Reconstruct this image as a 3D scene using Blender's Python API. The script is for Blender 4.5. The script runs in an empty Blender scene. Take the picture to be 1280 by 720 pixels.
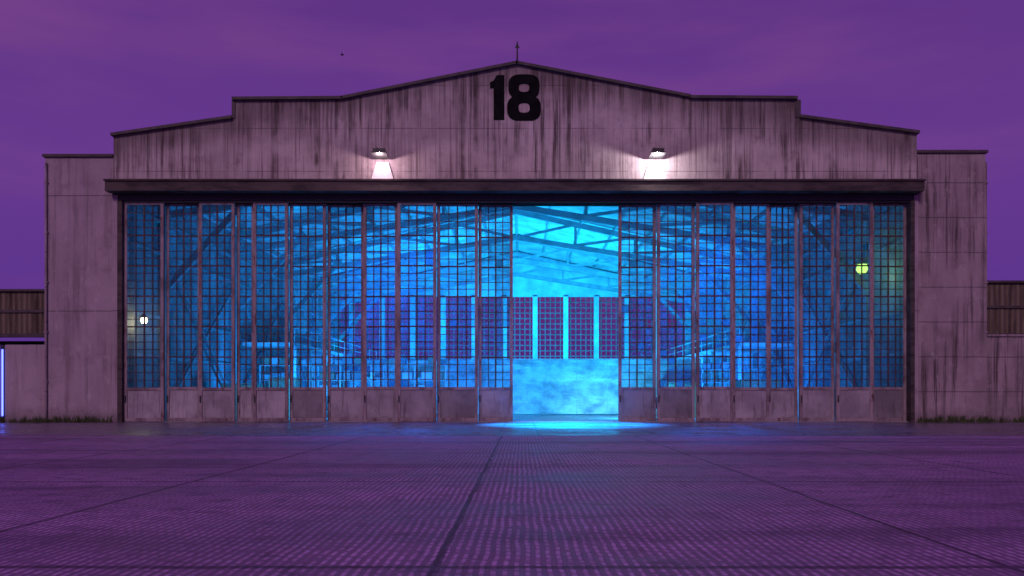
import bpy, bmesh, math, random
from mathutils import Vector
R = random.Random(18)
sc = bpy.context.scene
sc.view_settings.view_transform = 'Standard'
sc.view_settings.look = 'None'
sc.view_settings.exposure = 0
S = 25.0
def X(px): return (px-640)/S
def Z(py): return (528-py)/S

# ---------------------------------------------------------------- mesh helpers
class M:
    def __init__(s): s.v=[]; s.f=[]; s.m=[]
    def box(s,x0,x1,y0,y1,z0,z1,mi=0):
        n=len(s.v)
        s.v += [(x0,y0,z0),(x1,y0,z0),(x1,y1,z0),(x0,y1,z0),(x0,y0,z1),(x1,y0,z1),(x1,y1,z1),(x0,y1,z1)]
        for q in ((0,3,2,1),(4,5,6,7),(0,1,5,4),(1,2,6,5),(2,3,7,6),(3,0,4,7)):
            s.f.append(tuple(n+i for i in q)); s.m.append(mi)
    def beam(s,a,b,w,h=None,mi=0):
        h=h or w
        a=Vector(a); b=Vector(b); d=(b-a).normalized()
        up=Vector((0,0,1)) if abs(d.z)<0.95 else Vector((0,1,0))
        r=d.cross(up).normalized(); u=r.cross(d).normalized()
        n=len(s.v)
        for p in (a,b):
            for (i,j) in ((-1,-1),(1,-1),(1,1),(-1,1)):
                s.v.append(tuple(p+r*(i*w/2)+u*(j*h/2)))
        for q in ((0,1,2,3),(7,6,5,4),(0,4,5,1),(1,5,6,2),(2,6,7,3),(3,7,4,0)):
            s.f.append(tuple(n+i for i in q)); s.m.append(mi)
    def cyl(s,a,b,r0,r1=None,k=12,mi=0):
        r1=r0 if r1 is None else r1
        a=Vector(a); b=Vector(b); d=(b-a).normalized()
        up=Vector((0,0,1)) if abs(d.z)<0.95 else Vector((0,1,0))
        r=d.cross(up).normalized(); u=r.cross(d).normalized(); n=len(s.v)
        for p,rr in ((a,r0),(b,r1)):
            for i in range(k):
                t=2*math.pi*i/k
                s.v.append(tuple(p+r*(rr*math.cos(t))+u*(rr*math.sin(t))))
        for i in range(k):
            j=(i+1)%k
            s.f.append((n+i,n+j,n+k+j,n+k+i)); s.m.append(mi)
        s.f.append(tuple(n+i for i in reversed(range(k)))); s.m.append(mi)
        s.f.append(tuple(n+k+i for i in range(k))); s.m.append(mi)
    def poly(s,pts,mi=0):
        n=len(s.v); s.v+=[tuple(p) for p in pts]; s.f.append(tuple(range(n,n+len(pts)))); s.m.append(mi)
    def prism(s,xz,y0,y1,mi=0):
        n=len(s.v); k=len(xz)
        s.v += [(x,y0,z) for x,z in xz]+[(x,y1,z) for x,z in xz]
        s.f.append(tuple(n+i for i in range(k))); s.m.append(mi)
        s.f.append(tuple(n+k+i for i in reversed(range(k)))); s.m.append(mi)
        for i in range(k):
            j=(i+1)%k
            s.f.append((n+i,n+k+i,n+k+j,n+j)); s.m.append(mi)
    def obj(s,name,mats,parent=None,bevel=0):
        me=bpy.data.meshes.new(name); me.from_pydata(s.v,[],s.f)
        for m in (mats if isinstance(mats,(list,tuple)) else [mats]): me.materials.append(m)
        me.polygons.foreach_set('material_index',s.m)
        bm=bmesh.new(); bm.from_mesh(me)
        if not getattr(s,'flat',False): bmesh.ops.recalc_face_normals(bm,faces=bm.faces)
        bm.to_mesh(me); bm.free()
        me.update()
        o=bpy.data.objects.new(name,me); sc.collection.objects.link(o)
        if parent: o.parent=parent
        if bevel:
            b=o.modifiers.new('bev','BEVEL'); b.width=bevel; b.segments=2; b.limit_method='ANGLE'
        return o
def empty(name):
    o=bpy.data.objects.new(name,None); sc.collection.objects.link(o); return o

# ---------------------------------------------------------------- material helpers
class T:
    def __init__(s,name):
        s.mat=bpy.data.materials.new(name); s.mat.use_nodes=True
        s.nt=s.mat.node_tree; s.nt.nodes.clear()
        s.out=s.nt.nodes.new('ShaderNodeOutputMaterial')
        s.tc=s.nt.nodes.new('ShaderNodeTexCoord')
        s.co=s.tc.outputs['Object']
    def n(s,t,**k):
        x=s.nt.nodes.new(t)
        for a,b in k.items(): setattr(x,a,b)
        return x
    def l(s,a,b): s.nt.links.new(a,b)
    def val(s,sock,v):
        if hasattr(v,'is_output'): s.l(v,sock)
        else: sock.default_value=v
    def noise(s,scale=(1,1,1),detail=4,rough=.55,off=(0,0,0),ns=1.0):
        mp=s.n('ShaderNodeMapping'); mp.inputs['Scale'].default_value=scale; mp.inputs['Location'].default_value=off
        s.l(s.co,mp.inputs['Vector'])
        no=s.n('ShaderNodeTexNoise'); no.inputs['Scale'].default_value=ns
        no.inputs['Detail'].default_value=detail; no.inputs['Roughness'].default_value=rough
        s.l(mp.outputs[0],no.inputs['Vector']); return no.outputs['Fac']
    def rng(s,v,a,b,c=0.,d=1.):
        m=s.n('ShaderNodeMapRange'); m.interpolation_type='SMOOTHSTEP' if a<b else 'LINEAR'
        s.val(m.inputs[0],v)
        for i,q in enumerate((a,b,c,d)): m.inputs[i+1].default_value=q
        return m.outputs[0]
    def math(s,op,a,b=0.,c=0.):
        m=s.n('ShaderNodeMath',operation=op); s.val(m.inputs[0],a); s.val(m.inputs[1],b); s.val(m.inputs[2],c); return m.outputs[0]
    def mix(s,f,a,b,bt='MIX'):
        m=s.n('ShaderNodeMix',data_type='RGBA',blend_type=bt)
        s.val(m.inputs[0],f)
        for i,c in ((6,a),(7,b)):
            if hasattr(c,'is_output'): s.l(c,m.inputs[i])
            else: m.inputs[i].default_value=(*c,1)
        return m.outputs[2]
    def xyz(s):
        q=s.n('ShaderNodeSeparateXYZ'); s.l(s.co,q.inputs[0]); return q.outputs
    def line(s,v,period,w,off=0.):
        a=s.math('ADD',v,off); a=s.math('DIVIDE',a,period); a=s.math('FRACT',a)
        a=s.math('SUBTRACT',a,.5); a=s.math('ABSOLUTE',a)
        a=s.math('SUBTRACT',.5,a)
        return s.math('LESS_THAN',a,w/period/2)
    def bump(s,h,dist=.02,st=1.):
        b=s.n('ShaderNodeBump'); b.inputs['Distance'].default_value=dist; b.inputs['Strength'].default_value=st
        s.val(b.inputs['Height'],h); return b.outputs[0]
    def pbr(s,col,rough=.8,metal=0.,normal=None,spec=.5):
        p=s.n('ShaderNodeBsdfPrincipled')
        if hasattr(col,'is_output'): s.l(col,p.inputs['Base Color'])
        else: p.inputs['Base Color'].default_value=(*col,1)
        s.val(p.inputs['Roughness'],rough); s.val(p.inputs['Metallic'],metal)
        p.inputs['Specular IOR Level'].default_value=spec
        if normal: s.l(normal,p.inputs['Normal'])
        s.l(p.outputs[0],s.out.inputs[0]); return s.mat

def simple(name,c,rough=.7,metal=0.,var=.35,ns=3.,bump=.0,spec=.5):
    t=T(name); n=t.noise((1,1,1),5,.6,ns=ns)
    d=tuple(x*(1-var) for x in c); col=t.mix(t.rng(n,.3,.7),c,d)
    return t.pbr(col,rough,metal,t.bump(n,bump) if bump else None,spec)
def emit(name,c,s):
    t=T(name); e=t.n('ShaderNodeEmission'); e.inputs[0].default_value=(*c,1); e.inputs[1].default_value=s
    t.l(e.outputs[0],t.out.inputs[0]); return t.mat

def mat_siding():
    t=T('weathered_siding'); x,y,z=t.xyz()[:3]
    base=t.mix(t.rng(t.noise((.25,.25,.5),5,.6),.3,.7),(.57,.475,.485),(.38,.305,.315))
    st=t.noise((3.0,1,.09),6,.75); mask=t.noise((.30,.2,.20),4,.6,(5,0,2))
    a=t.math('MULTIPLY',t.rng(st,.45,.60),t.rng(mask,.42,.58))
    col=t.mix(t.math('MULTIPLY',a,.92),base,(.055,.036,.036))
    st2=t.noise((7,1,.14),5,.65,(9,0,0)); mk2=t.noise((.5,.5,.3),3,.5,(2,7,2))
    col=t.mix(t.math('MULTIPLY',t.math('MULTIPLY',t.rng(st2,.47,.63),t.rng(mk2,.35,.58)),.7),col,(.11,.075,.075))
    li=t.noise((5,1,.12),4,.6,(3,0,7))
    col=t.mix(t.math('MULTIPLY',t.rng(li,.56,.72),.5),col,(.66,.57,.59))
    bl=t.noise((1.3,1,1.1),6,.7,(6,0,1))
    col=t.mix(t.rng(bl,.52,.72,0,.5),col,(.15,.105,.105))
    ln=t.noise((.7,1,.7),2,.5,(1,1,1))
    col=t.mix(t.math('MULTIPLY',t.line(z,2.15,.05,.35),t.rng(ln,.35,.6,.1,.5)),col,(.06,.045,.045))
    col=t.mix(t.math('MULTIPLY',t.line(x,1.2,.03),t.rng(ln,.35,.6,.05,.4)),col,(.06,.045,.045))
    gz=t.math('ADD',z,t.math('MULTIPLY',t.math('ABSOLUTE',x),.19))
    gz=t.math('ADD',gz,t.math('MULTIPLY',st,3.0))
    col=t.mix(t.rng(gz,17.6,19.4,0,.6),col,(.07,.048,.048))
    w=t.math('SINE',t.math('MULTIPLY',x,2*math.pi/.3))
    h=t.math('ADD',t.math('MULTIPLY',w,.08),t.math('MULTIPLY',t.noise((4,4,4),6,.65),1.2))
    return t.pbr(col,.85,0,t.bump(h,.03,.8),.3)
def mat_concrete(name,c1,c2,seam,streak,off):
    t=T(name); x,y,z=t.xyz()[:3]
    base=t.mix(t.rng(t.noise((.5,.5,.35),6,.6,off),.3,.7),c1,c2)
    st=t.noise((4,4,.16),6,.7,off); mk=t.noise((.5,.5,.22),3,.5,(off[1],3,1))
    col=t.mix(t.math('MULTIPLY',t.math('MULTIPLY',t.rng(st,.45,.63),t.rng(mk,.35,.6)),streak),base,(.07,.048,.052))
    zz=t.math('ADD',z,t.math('MULTIPLY',t.noise((1,1,1),2),.03))
    ln=t.line(zz,seam,.045,.2)
    col=t.mix(t.math('MULTIPLY',ln,.6),col,(.08,.06,.06))
    li=t.noise((2.2,2.2,1.4),6,.7,(off[2],1,9))
    col=t.mix(t.rng(li,.55,.7,0,.35),col,(.55,.46,.49))
    dk=t.noise((.8,.8,.8),6,.7,(off[2],6,2))
    col=t.mix(t.rng(dk,.5,.72,0,.5),col,(.16,.12,.13))
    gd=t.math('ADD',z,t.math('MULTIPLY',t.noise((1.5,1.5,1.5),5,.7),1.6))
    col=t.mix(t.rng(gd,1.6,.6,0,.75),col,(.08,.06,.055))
    h=t.math('SUBTRACT',t.noise((3,3,3),6,.65),t.math('MULTIPLY',ln,.8))
    return t.pbr(col,.88,0,t.bump(h,.03,.7),.3)
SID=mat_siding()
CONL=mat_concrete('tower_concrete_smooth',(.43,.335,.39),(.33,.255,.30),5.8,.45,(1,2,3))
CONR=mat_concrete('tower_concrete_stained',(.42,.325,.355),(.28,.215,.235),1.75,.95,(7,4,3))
COP=simple('coping_metal',(.09,.065,.07),.7,0,.5,2.)
def mat_header():
    t=T('header_beam_metal')
    c=t.mix(t.rng(t.noise((.6,1,2),6,.7),.4,.65),(.085,.06,.06),(.03,.022,.024))
    return t.pbr(c,.7,0,t.bump(t.noise((6,6,6),4),.01),.3)
HEAD=mat_header()
def mat_frame():
    t=T('door_frame_paint')
    c=t.mix(t.rng(t.noise((1.2,2,.5),6,.7),.4,.65),(.34,.26,.29),(.15,.10,.115))
    c=t.mix(t.rng(t.noise((5,5,1.2),4,.7,(3,3,3)),.56,.7),c,(.12,.03,.02))
    return t.pbr(c,.65,0,t.bump(t.noise((8,8,8),4),.006),.4)
FRM=mat_frame()
def mat_door_panel(name,k,off):
    t=T(name); x,y,z=t.xyz()[:3]
    c=t.mix(t.rng(t.noise((.7,1,.6),6,.65,off),.35,.65),tuple(k*q for q in (.38,.33,.37)),tuple(k*q for q in (.24,.20,.235)))
    c=t.mix(t.math('MULTIPLY',t.rng(t.noise((6,1,.5),5,.7,(2,2,2)),.52,.70),.6),c,(.08,.055,.06))
    g=t.math('ADD',z,t.math('MULTIPLY',t.noise((3,1,3),4),.5))
    c=t.mix(t.rng(g,.55,.25,0,.6),c,(.05,.035,.03))
    return t.pbr(c,.6,0,t.bump(t.noise((2,2,2),4),.02),.4)
PAN=[mat_door_panel('door_kick_panel',1,(0,0,0)),mat_door_panel('door_kick_panel_worn',.7,(5,0,1)),mat_door_panel('door_kick_panel_pale',1.2,(1,0,5))]
MUN=simple('muntin_rusty_steel',(.11,.032,.042),.7,0,.6,2.)
MUNB=simple('back_window_muntin',(.22,.07,.09),.7,0,.5,2.)
def mat_glass(name,tr,dmin,dirtmax,tint=(.80,.92,1.),off=(0,0,0),tlc=(.26,.38,.46)):
    t=T(name)
    tb=t.n('ShaderNodeBsdfTransparent'); tb.inputs[0].default_value=(*[q*tr for q in tint],1)
    tl=t.n('ShaderNodeBsdfTranslucent'); tl.inputs[0].default_value=(*tlc,1)
    f=t.rng(t.noise((.9,.9,.7),5,.7,off),.35,.7,dmin,dirtmax)
    m1=t.n('ShaderNodeMixShader'); t.l(f,m1.inputs[0]); t.l(tb.outputs[0],m1.inputs[1]); t.l(tl.outputs[0],m1.inputs[2])
    gl=t.n('ShaderNodeBsdfGlossy'); gl.inputs['Roughness'].default_value=.03; gl.inputs[0].default_value=(.8,.8,.8,1)
    m2=t.n('ShaderNodeMixShader'); m2.inputs[0].default_value=.04
    t.l(m1.outputs[0],m2.inputs[1]); t.l(gl.outputs[0],m2.inputs[2]); t.l(m2.outputs[0],t.out.inputs[0]); return t.mat
GL=[mat_glass('window_glass',.88,.10,.32),mat_glass('window_glass_dirty',.70,.2,.5,off=(4,0,0)),
    mat_glass('window_glass_grimy',.3,.4,.7,off=(2,5,0))]
GLB=mat_glass('back_window_glass',.95,.04,.15,(1.,.62,.75),tlc=(.3,.2,.25))
STEEL=simple('painted_steel',(.42,.42,.42),.6,0,.35,1.)
TRUSS=simple('truss_steel',(.20,.22,.24),.6,0,.4,1.)
ROOFI=simple('roof_decking',(.42,.42,.42),.8,0,.5,.6)
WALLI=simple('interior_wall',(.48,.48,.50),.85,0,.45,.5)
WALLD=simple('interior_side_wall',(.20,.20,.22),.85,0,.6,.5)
DARK=simple('dark_metal',(.03,.03,.032),.5,0,.3)
BLACKP=simple('black_paint',(.012,.012,.013),.95,0,.5,2.,0,.05)
WHITEP=simple('white_paint',(.75,.73,.72),.6,0,.15)
# ------------------------------------------------ ground
g=M(); g.poly([(-1500,-400,0),(1500,-400,0),(1500,2500,0),(-1500,2500,0)])
t=T('dark_ground'); c=t.mix(t.rng(t.noise((.02,.02,.02),6,.6),.3,.7),(.05,.045,.045),(.035,.04,.03))
g.obj('ground',t.pbr(c,.95))
def mat_apron():
    t=T('grooved_concrete'); x,y,z=t.xyz()[:3]
    wob=t.math('SUBTRACT',t.noise((.9,.9,1),4,.6),.5)
    xx=t.math('ADD',x,t.math('MULTIPLY',wob,.10)); yy=t.math('ADD',y,t.math('MULTIPLY',wob,.5))
    yy=t.math('ADD',yy,t.math('MULTIPLY',x,.25))
    gx=t.math('SINE',t.math('MULTIPLY',xx,2*math.pi/.085))
    gy=t.math('SINE',t.math('MULTIPLY',yy,2*math.pi/.17))
    gx=t.rng(gx,-.5,.7); gy=t.rng(gy,-1.0,-.2,.35,1.)
    brk=t.rng(t.noise((3,3,1),4,.7,(2,2,0)),.35,.55,.25,1)
    pat=t.math('MULTIPLY',t.math('MULTIPLY',gx,gy),brk)
    wear=t.rng(t.noise((.25,.5,1),5,.65),.3,.7)
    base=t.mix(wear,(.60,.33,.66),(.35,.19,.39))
    band=t.noise((.05,.55,1),5,.6,(3,3,0))
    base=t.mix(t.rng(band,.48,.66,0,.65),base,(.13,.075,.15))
    sp=t.noise((2.2,2.2,1),6,.75,(8,1,0))
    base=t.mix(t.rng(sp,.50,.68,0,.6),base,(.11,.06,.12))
    col=t.mix(t.rng(pat,0,1,.65,0),base,(.045,.028,.055))
    jw=t.math('MULTIPLY',t.math('SUBTRACT',t.noise((.8,.8,1),4,.7,(5,5,0)),.5),.12)
    j1=t.line(t.math('ADD',x,jw),4.4,.07,.18); j2=t.line(t.math('ADD',y,jw),6.1,.10,3.2)
    j=t.math('MAXIMUM',j1,j2)
    col=t.mix(t.math('MULTIPLY',j,.7),col,(.02,.015,.02))
    h=t.math('SUBTRACT',t.math('ADD',t.math('MULTIPLY',pat,.7),t.math('MULTIPLY',sp,.8)),j)
    ro=t.rng(wear,0,1,.64,.46)
    return t.pbr(col,ro,0,t.bump(h,.02,.8),.35)
a=M(); a.poly([(-300,-120,.004),(300,-120,.004),(300,-13.4,.004),(-300,-13.4,.004)])
a.obj('concrete_apron',mat_apron())
def mat_strip():
    t=T('damp_concrete'); x,y,z=t.xyz()[:3]
    w=t.noise((.3,.45,1),6,.65)
    c=t.mix(t.rng(w,.35,.65),(.17,.13,.19),(.08,.06,.095))
    j=t.math('MAXIMUM',t.line(x,1.35,.06,.3),t.line(y,4.4,.10,.2))
    c=t.mix(t.math('MULTIPLY',j,.8),c,(.015,.012,.015))
    return t.pbr(c,t.rng(w,.35,.65,.42,.2),0,t.bump(t.math('SUBTRACT',t.noise((3,3,1),5,.6),j),.01,.8),.5)
a=M(); a.poly([(-300,-13.4,.008),(300,-13.4,.008),(300,0.0,.008),(-300,0.0,.008)])
a.obj('pavement',mat_strip())

# ================================================= HANGAR
H=empty('aircraft_hangar')
DEP=50.
XL,XR=X(140),X(1147)
f=M()
out=[(142,224),(142,170),(291,148),(293,125),(427,124),(646,80),(862,122),(995,124),(1000,147),(1146,167),(1146,224)]
f.prism([(X(a),Z(b)) for a,b in out],0,.5)
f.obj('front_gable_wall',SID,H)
f=M()
def cop(a,b,w=.14,yo=-.1): f.beam((X(a[0]),.2,Z(a[1])),(X(b[0]),.2,Z(b[1])),.75,w)
cop((140,169),(291,147)); cop((291,124),(429,123)); cop((427,123),(647,79)); cop((645,79),(863,121)); cop((862,122),(996,123)); cop((1000,146),(1148,166))
f.box(X(291)-.04,X(293)+.05,-.05,.55,Z(148),Z(126)); f.box(X(996)-.1,X(1000)+.03,-.05,.55,Z(147),Z(125))
f.obj('roofline_coping',COP,H)
f=M()
f.box(X(138),X(1149),-.55,-.003,Z(242),Z(230))
f.box(X(137),X(1150),-.62,-.004,Z(230)+.002,Z(227.5))
f.obj('door_header_beam',HEAD,H,.01)
f=M(); f.box(X(147),X(1143),.02,1.3,Z(250),Z(243)); f.box(XL,XR,.03,.5,Z(243)+.002,Z(224)-.002)
for k in range(4): f.box(X(150),X(1141),.1+.26*k,.12+.26*k,Z(252.5),Z(250)-.003)
f.obj('door_track_housing',DARK,H)
f=M(); f.box(X(140),X(147),.0,1.3,0,Z(243)); f.box(X(1143),X(1148),.0,1.3,0,Z(243))
f.obj('door_jamb_wall',CONL,H)
f=M(); f.box(X(147)+.002,X(153),-.05,1.2,0,Z(251)); f.box(X(1138),X(1143)-.002,-.05,1.2,0,Z(251))
f.obj('door_jamb_post',HEAD,H)
def tower(px0,px1,pyt,mat,nm,sgn):
    f=M(); f.box(X(px0),X(px1),.2,9,0,Z(pyt)); o=f.obj(nm,mat,H,.03)
    f=M(); f.box(X(px0)-.08,X(px1)-.002 if sgn<0 else X(px1)+.08,.1,9.1,Z(pyt)+.002,Z(pyt)+.14); f.obj(nm+'_coping',COP,H)
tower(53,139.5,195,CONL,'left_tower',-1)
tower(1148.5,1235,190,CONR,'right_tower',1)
f=M()
f.cyl((X(1237.5),.4,0),(X(1237.5),.4,Z(200)),.07)
f.cyl((X(55.5),.13,0),(X(55.5),.13,Z(203)),.06)
f.box(X(1148.5),X(1153),.12,.197,0,Z(193))
for z in (2,4.5,7,9.5,12): f.box(X(1234),X(1239.5),.3,.5,z,z+.08); f.box(X(55.5)-.1,X(55.5)+.1,.1,.198,z,z+.06)
f.obj('tower_downpipes',CONR,H)
def numeral(name,loops):
    cu=bpy.data.curves.new(name,'CURVE'); cu.dimensions='2D'; cu.fill_mode='BOTH'; cu.extrude=.012
    for pts in loops:
        sp=cu.splines.new('POLY'); sp.points.add(len(pts)-1)
        for i,(a,b) in enumerate(pts): sp.points[i].co=(X(a),Z(b),0,1)
        sp.use_cyclic_u=True
    o=bpy.data.objects.new(name,cu); sc.collection.objects.link(o)
    o.rotation_euler=(math.pi/2,0,0); o.location=(0,-.015,0); cu.materials.append(BLACKP); o.parent=H
numeral('numeral_one',[[(612.5,103),(617,101),(621,94),(630.5,94),(630.5,150),(617,150),(617,110),(612.5,111)]])
def sup(cx,cy,a,b,y,e=3.0):
    q=abs((y-cy)/b)
    return a*(1-q**e)**(1/e) if q<1 else 0
rt=[]
for i in range(61):
    y=93+ (151-93)*(0.5-0.5*math.cos(math.pi*i/60))
    w=max(sup(655,108.5,19.5,15.5,y),sup(655,135.5,21,16,y)); rt.append((655+w,y))
outer=rt+[(1310-a,b) for a,b in reversed(rt[1:-1])]
def ring(cx,cy,a,b,k=24): return [(cx+a*math.copysign(abs(math.cos(t))**.7,math.cos(t)),cy+b*math.copysign(abs(math.sin(t))**.7,math.sin(t))) for t in [2*math.pi*i/k for i in range(k)]]
numeral('numeral_eight',[outer,ring(655,110,6.5,5),ring(655,135,7,6)])
f=M(); f.cyl((X(646.5),.2,Z(80)),(X(646.5),.2,Z(50)),.05,.03); f.beam((X(643.5),.2,Z(57)),(X(649.5),.2,Z(57)),.05)
f.cyl((X(646.5),.2,Z(80)),(X(646.5),.2,Z(74)),.13,.07); f.cyl((X(646.5),.2,Z(56)),(X(646.5),.2,Z(53)),.07,.05)
f.obj('roof_finial',DARK,H)

# doors
L=[153,203,247,292,315,359,405,452,496,545,597,641]
Rr=[775,823,871,918,965,1003,1047,1093,1138]
def leaf(i,p0,p1,track):
    y=.14+.26*track; x0,x1=X(p0)+.01,X(p1)-.01; zt=Z(251); zb=.04; zp=Z(487)+R.uniform(-.03,.03)
    st=.15
    f=M()
    f.box(x0,x0+st,y,y+.16,zb,zt); f.box(x1-st,x1,y,y+.16,zb,zt)
    for z0,z1 in ((zt-.16,zt-.003),(zp-.02,zp+.12),(zb+.003,zb+.17)): f.box(x0+st,x1-st,y+.01,y+.15,z0,z1)
    f.box(x0+st,x1-st,y+.05,y+.08,zb+.17,zp-.02,1)
    a,b=x0+st,x1-st; c,d=zp+.12,zt-.16
    nc=4 if p1-p0>30 else 2; nr=24
    for k in range(1,nc):
        xx=a+(b-a)*k/nc; w=.022 if not (nc==4 and k==2) else .034
        f.box(xx-w,xx+w,y+.04,y+.11,c,d,2)
    for k in range(1,nr):
        zz=c+(d-c)*k/nr; w=.017 if k%4 else .034
        f.box(a,b,y+.05,y+.10,zz-w,zz+w,2)
    for q in range(nc):
        xa=a+(b-a)*q/nc; xb=a+(b-a)*(q+1)/nc; r=0
        while r<nr:
            n=min(nr-r,R.choice((1,2,3,5,8)))
            u=R.random()
            if u<.05: r+=1; continue
            mi=3 if u<.62 else (4 if u<.92 else 5)
            if mi==5: n=1
            za=c+(d-c)*r/nr; zb2=c+(d-c)*(r+n)/nr
            yy=y+.075+R.uniform(-.004,.004); ty=R.uniform(-.003,.003)
            f.poly([(xa,yy,za),(xb,yy+ty,za),(xb,yy+ty,zb2),(xa,yy,zb2)],mi); r+=n
    f.box(x0+st*.3,x0+st*.7,y-.05,y-.002,1.0,1.35,6)
    for xx in (x0+.3,x1-.3): f.cyl((xx,y+.04,.05),(xx,y+.12,.05),.05,mi=6)
    f.flat=True
    f.obj('door_leaf_%d'%i,[FRM,R.choice(PAN),MUN]+GL+[DARK],H)
i=1
for k in range(len(L)-1):
    leaf(i,L[k],L[k+1],[0,1,0,1,0,1,2,1,0,1,2][k]); i+=1
for k in range(len(Rr)-1):
    leaf(i,Rr[k],Rr[k+1],[2,1,0,1,2,1,0,1][k]); i+=1
f=M()
for k in range(4): f.box(X(148),X(1142),.19+.26*k,.23+.26*k,.014,.035)
f.obj('door_floor_rails',STEEL,H)

# ---- interior shell
IL,IR=X(142),X(1146); ap=17.2; sl=.22
def rz(x): return ap-sl*abs(x)
f=M(); f.poly([(IL,0,.012),(IR,0,.012),(IR,DEP,.012),(IL,DEP,.012)])
t=T('hangar_floor'); x,y,z=t.xyz()[:3]
c=t.mix(t.rng(t.noise((.4,.4,1),6,.65),.35,.65),(.36,.36,.37),(.22,.22,.23))
c=t.mix(t.math('MULTIPLY',t.math('MAXIMUM',t.line(x,4.4,.05,.2),t.line(y,5,.06)),.7),c,(.03,.03,.03))
f.obj('hangar_floor',t.pbr(c,.35),H)
f=M()
f.prism([(IL-.3,rz(IL-.3)),(0,ap),(IR+.3,rz(IR+.3)),(IR+.3,rz(IR+.3)+.25),(0,ap+.25),(IL-.3,rz(IL-.3)+.25)],.5,DEP+.5)
f.obj('roof_deck',ROOFI,H)
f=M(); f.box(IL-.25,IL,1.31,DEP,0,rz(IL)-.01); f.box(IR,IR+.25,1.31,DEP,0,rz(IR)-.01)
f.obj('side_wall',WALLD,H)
f=M()
for k in range(-7,8):
    xx=k*2.75
    f.box(xx-.07,xx+.07,.6,DEP,rz(xx)-.28,rz(xx)-.04)
f.obj('roof_purlins',TRUSS,H)
f=M()
def bz(x): return 14.6-.13*abs(x)
for y in [5,16,27,38,47]:
    f.beam((0,y,ap-.4),(IL+.2,y,rz(IL)-.4),.3,.42); f.beam((0,y+.003,ap-.4),(IR-.2,y+.003,rz(IR)-.4),.3,.42)
    f.beam((0,y,bz(0)),(IL+.2,y,bz(IL)-.6),.3,.42); f.beam((0,y+.003,bz(0)),(IR-.2,y+.003,bz(IR)-.6),.3,.42)
    n=4
    for s in (-1,1):
        for k in range(n):
            xa=s*k*20/n; xb=s*(k+1)*20/n
            if k: f.beam((xa,y+.01,rz(xa)-.4),(xa,y+.01,bz(xa)),.2)
            f.beam((xa,y-.01,bz(xa)),(xb*.99,y-.01,rz(xb)-.4),.2)
    for xw,s in ((IL+.25,1),(IR-.25,-1)):
        f.box(xw-.2,xw+.2,y-.2,y+.2,0,rz(xw)-.4)
        f.beam((xw,y,7.2),(xw+s*5,y,bz(xw+s*5)),.28,.36)
f.obj('roof_trusses',TRUSS,H)
f=M()
for xw,s in ((IL,1),(IR,-1)):
    for z in (3.4,5.6,9.2,11.): f.box(min(xw,xw+s*.18),max(xw,xw+s*.18),1.4,DEP,z,z+.18)
    for y in (5,16,27): f.beam((xw+s*.3,y,.4),(xw+s*.3,y+11,9),.16); f.beam((xw+s*.5,y+11,.4),(xw+s*.5,y,9),.16)
f.obj('wall_girts_and_bracing',TRUSS,H)
f=M()
for x0,x1 in ((IL+.5,IL+4.2),(IR-4.2,IR-.5)):
    f.box(x0,x1,17,DEP-1,4.9,5.15)
    for y in range(17,50,4):
        xx=x1 if x0<0 else x0
        f.box(xx-.12,xx+.12,y,y+.24,0,4.9); f.box(xx-.03,xx+.03,y,y+.06,5.15,6.2)
    f.box(xx-.035,xx+.035,17,DEP-1,6.2,6.27); f.box(xx-.02,xx+.02,17,DEP-1,5.65,5.7)
f.obj('mezzanine_gallery',STEEL,H)
f=M(); wb,wt=4.6,12.5
f.box(IL,IR,DEP,DEP+.3,0,wb)
f.prism([(IL,wt),(IR,wt),(IR,rz(IR)-.01),(0,ap-.01),(IL,rz(IL)-.01)],DEP,DEP+.3)
piers=[2.0+3.44*k for k in range(-7,6)]
for p in piers:
    if IL<p<IR: f.box(p-.27,p+.27,DEP-.45,DEP+.3,wb+.003,wt-.003)
f.box(IL,IR,DEP-.15,DEP-.003,wb-.15,wb+.1)
for p in piers: f.box(p-.2,p+.2,DEP-.12,DEP-.003,0,wb-.16)
f.obj('back_wall',WALLI,H)
f=M(); ed=[IL]+[p for p in piers if IL<p<IR]+[IR]
for a,b in zip(ed,ed[1:]):
    for k in range(1,6): 
        xx=a+(b-a)*k/6; f.box(xx-.06,xx+.06,DEP+.1,DEP+.16,wb,wt)
    for k in range(1,13):
        zz=wb+(wt-wb)*k/13; f.box(a,b,DEP+.11,DEP+.15,zz-.06,zz+.06)
    f.poly([(a,DEP+.13,wb),(b,DEP+.13,wb),(b,DEP+.13,wt),(a,DEP+.13,wt)],1)
f.flat=True
f.obj('back_windows',[MUNB,GLB],H)

# ---- low panelled screen, added to stand in for lit haze over the floor
def mat_haze_sheet():
    t=T('haze_mottling')
    a=t.noise((.7,1,.9),6,.6); b=t.noise((.35,1,1.4),5,.65,(4,1,1))
    c=t.mix(t.rng(a,.35,.65),(.20,.22,.24),(.48,.52,.54)); c=t.mix(t.rng(b,.5,.68,0,.6),c,(.80,.82,.82))  # pale mottling paints the look of mist into the panel colour
    return t.pbr(c,.8,0,t.bump(a,.05))
f=M(); PY=14.; PT=3.75
x=-12.6
while x<12.5:
    f.box(x,x+2.08,PY,PY+.05,.12,PT,0); f.box(x+2.08,x+2.1,PY-.01,PY+.06,.02,PT+.02,1)
    x+=2.1
f.box(-12.6,12.6,PY-.02,PY+.07,PT+.022,PT+.09,1)
f.obj('haze_screen',[mat_haze_sheet(),STEEL])

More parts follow.
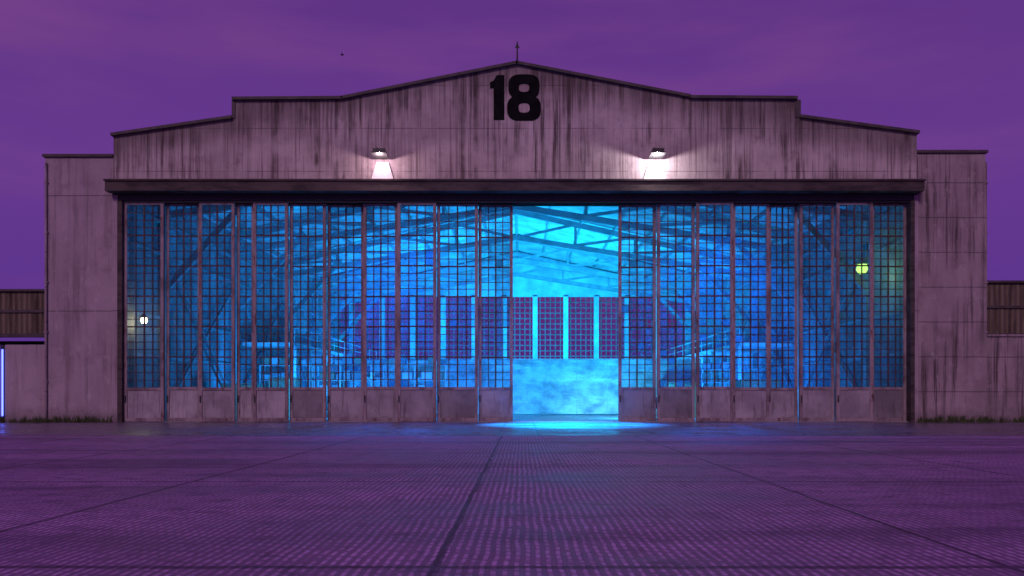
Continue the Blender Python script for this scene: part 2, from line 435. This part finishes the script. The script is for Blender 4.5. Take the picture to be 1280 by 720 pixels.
# ---- interior contents
CR=simple('crate_wood',(.25,.19,.12),.8)
def crate(x,y,w,h,d):
    f=M(); f.box(x,x+w,y,y+d,.02,h)
    for xx in (x-.03,x+w/2-.06,x+w-.09): f.box(xx,xx+.12,y-.04,y-.002,.02,h+.03)
    for zz in (.06,h-.14): f.box(x+.1,x+w-.1,y-.03,y-.002,zz,zz+.12)
    f.box(x-.05,x+w+.05,y-.05,y+d+.05,h+.032,h+.08)
    f.obj('shipping_crate',CR,None,.01)
crate(-17.5,8,2.2,2.0,1.5); crate(-15,9,1.6,2.4,1.5); crate(14.5,11,2.4,2.3,1.6); crate(9.4,10,2,2.1,1.5)
def rack(x,y,w,h):
    f=M()
    for xx in (x,x+w/2,x+w):
        for yy in (y,y+.9): f.box(xx-.05,xx+.05,yy-.05,yy+.05,.02,h)
    for k in range(4):
        zz=.3+k*(h-.4)/3; f.box(x-.04,x+w+.04,y-.04,y+.94,zz,zz+.06)
        xx=x+.15
        while xx<x+w-.7:
            ww=R.uniform(.35,.7); hh=R.uniform(.3,.7)
            if R.random()<.75: f.box(xx,xx+ww,y+.1,y+.8,zz+.062,zz+.06+hh,R.choice((1,2,3)))
            xx+=ww+.1
    f.obj('storage_rack',[STEEL,WALLI,CR,TRUSS],None)
rack(-13.2,11.5,4,3.4); rack(-8.4,11.5,4,3.4); rack(14,20,4.2,3.4); rack(-18.5,18,4,3.6)
def cabinet(x,y):
    f=M(); f.box(x,x+1.2,y,y+.6,.1,1.7)
    for k in range(6): f.box(x+.05,x+1.15,y-.02,y-.002,.16+k*.25,.37+k*.25,1); f.box(x+.4,x+.8,y-.05,y-.022,.28+k*.25,.31+k*.25)
    for xx in (x+.1,x+1.1): f.cyl((xx-.02,y+.1,.06),(xx+.02,y+.1,.06),.05)
    f.obj('tool_cabinet',[STEEL,WALLI],None)
cabinet(-6.5,6); cabinet(11,6); cabinet(16,8)

# ---- stage lights inside
def stage(x,y,z,tgt,power,col,size=1.0,kind='AREA',hang=False,ang=40):
    f=M(); d=(Vector(tgt)-Vector((x,y,z))).normalized()
    p=Vector((x,y,z)); f.cyl(p-d*.5,p-d*(.03 if kind=='AREA' else size*.42),size*.35,size*.55,20)
    if hang: f.beam(p-d*.3,(x,y,z+1.6),.08)
    else:
        f.beam((x-size*.6,y,.05),(x-size*.6,y,z),.06); f.beam((x+size*.6,y,.05),(x+size*.6,y,z),.06); f.box(x-size*.65,x+size*.65,y-.3,y+.3,.02,.06)
    o=f.obj('stage_light',DARK)
    l=bpy.data.lights.new('lamp',kind); l.energy=power; l.color=col
    if kind=='AREA': l.shape='DISK'; l.size=size
    else: l.spot_size=math.radians(ang); l.spot_blend=.9; l.shadow_soft_size=size*.4
    lo=bpy.data.objects.new('lamp',l); sc.collection.objects.link(lo); lo.location=p
    lo.rotation_euler=d.to_track_quat('-Z','Y').to_euler(); lo.parent=o
CY=(.01,.60,1.0)
stage(3.5,28,1.0,(4,50,12),12000,CY)
stage(-7,28,1.0,(-8,50,10),10500,(.01,.26,1))
stage(9,20,1.0,(6,36,16),2000,CY)
stage(-6,20,1.0,(-7,36,16),4500,(.01,.35,1))
stage(14,26,1.0,(17,44,10),4000,(.01,.22,1))
stage(-16,13,.9,(-19,26,9),1900,(.01,.28,.9))
stage(15.5,14,.9,(19,26,9),1900,(.01,.22,.9))
stage(-11,4,.9,(-13,20,15),2600,(.01,.32,.9))
stage(11.5,4,.9,(14,20,15),2400,(.01,.27,.9))
stage(7.8,5,.95,(2.8,14,2.0),1500,CY,.8)
stage(-3,4,.95,(-5,14,2.0),1300,(.01,.2,1),.8)
stage(2.9,3.6,12.2,(2.9,-2.6,0),190000,(.003,.34,1),.5,'SPOT',True,38)
stage(-6.5,6.,12.2,(-4.5,-1,0),14000,(.01,.14,1),1.2,'SPOT',True,75)
stage(11.5,6.,12.2,(9.5,-1,0),14000,(.01,.14,1),1.2,'SPOT',True,75)
def bulb(name,x,y,z,c,p,r,drop,lp):
    f=M(); f.cyl((x,y,z-r*.4),(x,y,z+r*.3),r*.55,r,16,0); f.cyl((x,y,z+r*.3),(x,y,z+r*1.2),r,r*.8,16,0); f.cyl((x,y,z+r*1.22),(x,y,z+r*2.4),r*1.5,r*.5,14,1)
    f.cyl((x,y,z+r*2.4),(x,y,z+drop),.02,.02,6,1)
    o=f.obj(name,[emit(name+'_glow',c,p),DARK])
    l=bpy.data.lights.new('glow','POINT'); l.energy=lp; l.color=c; l.shadow_soft_size=r*.5
    lo=bpy.data.objects.new('glow',l); sc.collection.objects.link(lo); lo.location=(x,y-r*1.8,z-r); lo.parent=o
bulb('pendant_lamp',X(162),.02+1.5,Z(399),(1,.80,.42),20,.17,6,50)
bulb('pendant_lamp',X(1077)+1.3,3,Z(340)+.5,(.50,.95,.12),3.,.3,5.2,80)

# ---- facade flood lights
def flood(px,power,c):
    x=X(px); z=Z(203)
    f=M()
    f.prism([(x-.58,Z(227.4)+.01),(x+.58,Z(227.4)+.01),(x+.3,z-.02),(x-.3,z-.02)],-.12,-.06,1)
    f.box(x-.36,x+.36,-1.3,-.3,z+.10,z+.15)
    f.box(x-.28,x+.28,-1.2,-.6,z+.15+.002,z+.34)
    f.cyl((x-.15,-.8,z+.34),(x-.15,-.8,z+.48),.05); f.cyl((x+.18,-.8,z+.34),(x+.18,-.8,z+.44),.08)
    f.beam((x,-.6,z+.25),(x,0,z+.25),.1)
    o=f.obj('flood_light',[DARK,WHITEP])
    l=bpy.data.lights.new('lamp','POINT'); l.energy=power; l.color=c; l.shadow_soft_size=.05
    lo=bpy.data.objects.new('lamp',l); sc.collection.objects.link(lo); lo.location=(x,-1.0,z-.0); lo.parent=o
flood(478.5,95,(1,.70,.80)); flood(818,230,(1,.88,.95))

# ---- side annexes
def corr(name,c):
    t=T(name); x,y,z=t.xyz()[:3]
    w=t.math('SINE',t.math('MULTIPLY',x,2*math.pi/.28))
    col=t.mix(t.rng(t.noise((2.5,1,.3),6,.7),.4,.65),c,tuple(q*.35 for q in c))
    col=t.mix(t.rng(w,-1,-.2,.6,0),col,tuple(q*.25 for q in c))
    return t.pbr(col,.8,0,t.bump(w,.04),.3)
COR=corr('rusty_corrugated_sheet',(.21,.16,.12))
def annex(x0,x1,pt,s):
    E=empty('annex_building')
    zt=Z(pt)*1.03
    f=M(); f.prism([(x0,Z(412)),(x1,Z(412)),(x1,zt),(x0,zt)],2.6,3.0); f.obj('corrugated_fascia',COR,E)
    f=M(); f.box(x0,x1,2.45,14,zt+.003,zt+.12); f.box(x0,x1,2.4,2.7,Z(414)-.12,Z(412)-.003)
    f.box(x0,x1,2.52,2.598,(zt+Z(412))/2,(zt+Z(412))/2+.14); f.obj('roof_edge',COP,E)
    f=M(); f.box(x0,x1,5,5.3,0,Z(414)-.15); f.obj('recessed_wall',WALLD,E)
    f=M(); 
    n=int(abs(x1-x0)/4)
    for k in range(n+1):
        xx=x0+(x1-x0)*k/max(1,n); f.box(xx-.12,xx+.12,2.7,2.95,0,Z(414)-.13)
    f.obj('posts',DARK,E)
annex(-46,X(52),361,-1); annex(X(1241),48,350,1)
tx=.48-651*(40.2/995.6)
f=M(); f.box(tx+.12,X(52.5),.5,.85,0,Z(430)); f.obj('boundary_wall',CONL,None,.03)
f=M(); f.box(-46,tx-.12,.5,.85,0,Z(430)); f.obj('boundary_wall',CONL,None,.03)
f=M(); f.box(X(1240.5),48,.5,.85,0,Z(420)); f.box(X(1240.5),48,.42,.9,Z(420)+.002,Z(417)); f.obj('boundary_wall',CONR,None,.03)
f=M(); f.cyl((tx,.5,.3),(tx,.5,Z(436)),.04); f.box(tx-.08,tx+.08,.6,.7,.1,Z(432),1)
o=f.obj('tube_lamp',[emit('blue_tube',(.10,.13,1),5),DARK])

# ---- weeds
f=M(); f.flat=True
def tuft(x,y,h,n):
    for k in range(n):
        a=R.uniform(0,6.28); r=R.uniform(.0,.22); px,py=x+r*math.cos(a),y+r*math.sin(a)*.5
        dx,dy=R.uniform(-.2,.2)*h*2,R.uniform(-.2,.1)*h*2; hh=h*R.uniform(.4,1.1); w=.022
        f.poly([(px-w,py,0),(px+w,py,0),(px+w*.6+dx*.5,py+dy*.5,hh*.6),(px+dx,py+dy,hh),(px-w*.6+dx*.5,py+dy*.5,hh*.6)])
for (a,b) in ((-30,X(140)),(X(1150),31)):
    x=a
    while x<b:
        if R.random()<.85: tuft(x,R.uniform(-.45,.0),R.uniform(.15,.45),R.randint(10,26))
        x+=R.uniform(.05,.22)
f.obj('weeds',simple('weed_leaf',(.07,.09,.03),.8,0,.5,2.))
# bird
f=M(); bx,by,bz_=X(424)-.3,2,Z(65)+.7
f.beam((bx-.08,by,bz_),(bx+.08,by,bz_+.02),.04,.04)
f.poly([(bx-.04,by,bz_),(bx+.05,by,bz_),(bx+.02,by-.22,bz_+.1)]); f.poly([(bx-.04,by,bz_),(bx+.05,by,bz_),(bx+.02,by+.22,bz_+.1)])
f.obj('bird',BLACKP)

# ================================================= world, sun, camera
w=bpy.data.worlds.new('World'); sc.world=w; w.use_nodes=True
nt=w.node_tree; nt.nodes.clear()
N=nt.nodes.new; Lk=nt.links.new
out=N('ShaderNodeOutputWorld'); bg=N('ShaderNodeBackground'); tc=N('ShaderNodeTexCoord'); sp=N('ShaderNodeSeparateXYZ')
Lk(tc.outputs['Generated'],sp.inputs[0])
cr=N('ShaderNodeValToRGB'); e=cr.color_ramp.elements
e[0].position=0.0; e[0].color=(.095,.032,.26,1)
e[1].position=.6; e[1].color=(.100,.027,.20,1)
q=e.new(.25); q.color=(.130,.040,.27,1)
Lk(sp.outputs['Z'],cr.inputs[0])
mp=N('ShaderNodeMapping'); mp.inputs['Scale'].default_value=(1.2,1.2,6); mp.inputs['Rotation'].default_value=(0,.12,0); Lk(tc.outputs['Generated'],mp.inputs[0])
no=N('ShaderNodeTexNoise'); no.inputs['Scale'].default_value=1.8; no.inputs['Detail'].default_value=6; Lk(mp.outputs[0],no.inputs['Vector'])
mr=N('ShaderNodeMapRange'); mr.interpolation_type='SMOOTHSTEP'; mr.inputs[1].default_value=.42; mr.inputs[2].default_value=.75; mr.inputs[4].default_value=.55; Lk(no.outputs['Fac'],mr.inputs[0])
mx=N('ShaderNodeMix'); mx.data_type='RGBA'; Lk(mr.outputs[0],mx.inputs[0]); Lk(cr.outputs[0],mx.inputs[6]); mx.inputs[7].default_value=(.22,.068,.26,1)
Lk(mx.outputs[2],bg.inputs[0]); bg.inputs[1].default_value=1.0; Lk(bg.outputs[0],out.inputs[0])

sl_=bpy.data.lights.new('sun','SUN'); sl_.energy=.92; sl_.angle=math.radians(15); sl_.color=(1,.69,.80)
so=bpy.data.objects.new('sun',sl_); sc.collection.objects.link(so)
dirv=Vector((.25,1,-.68)); so.rotation_euler=dirv.to_track_quat('-Z','Y').to_euler()

cam=bpy.data.cameras.new('camera'); co=bpy.data.objects.new('camera',cam); sc.collection.objects.link(co)
cam.lens=28; cam.sensor_width=36; fpx=28/36*1280
co.location=(X(652),-fpx/S,(528-495)/S); co.rotation_euler=(math.pi/2,0,0)
cam.shift_x=-12/1280; cam.shift_y=135/1280; cam.clip_end=5000; cam.clip_start=.1
sc.camera=co
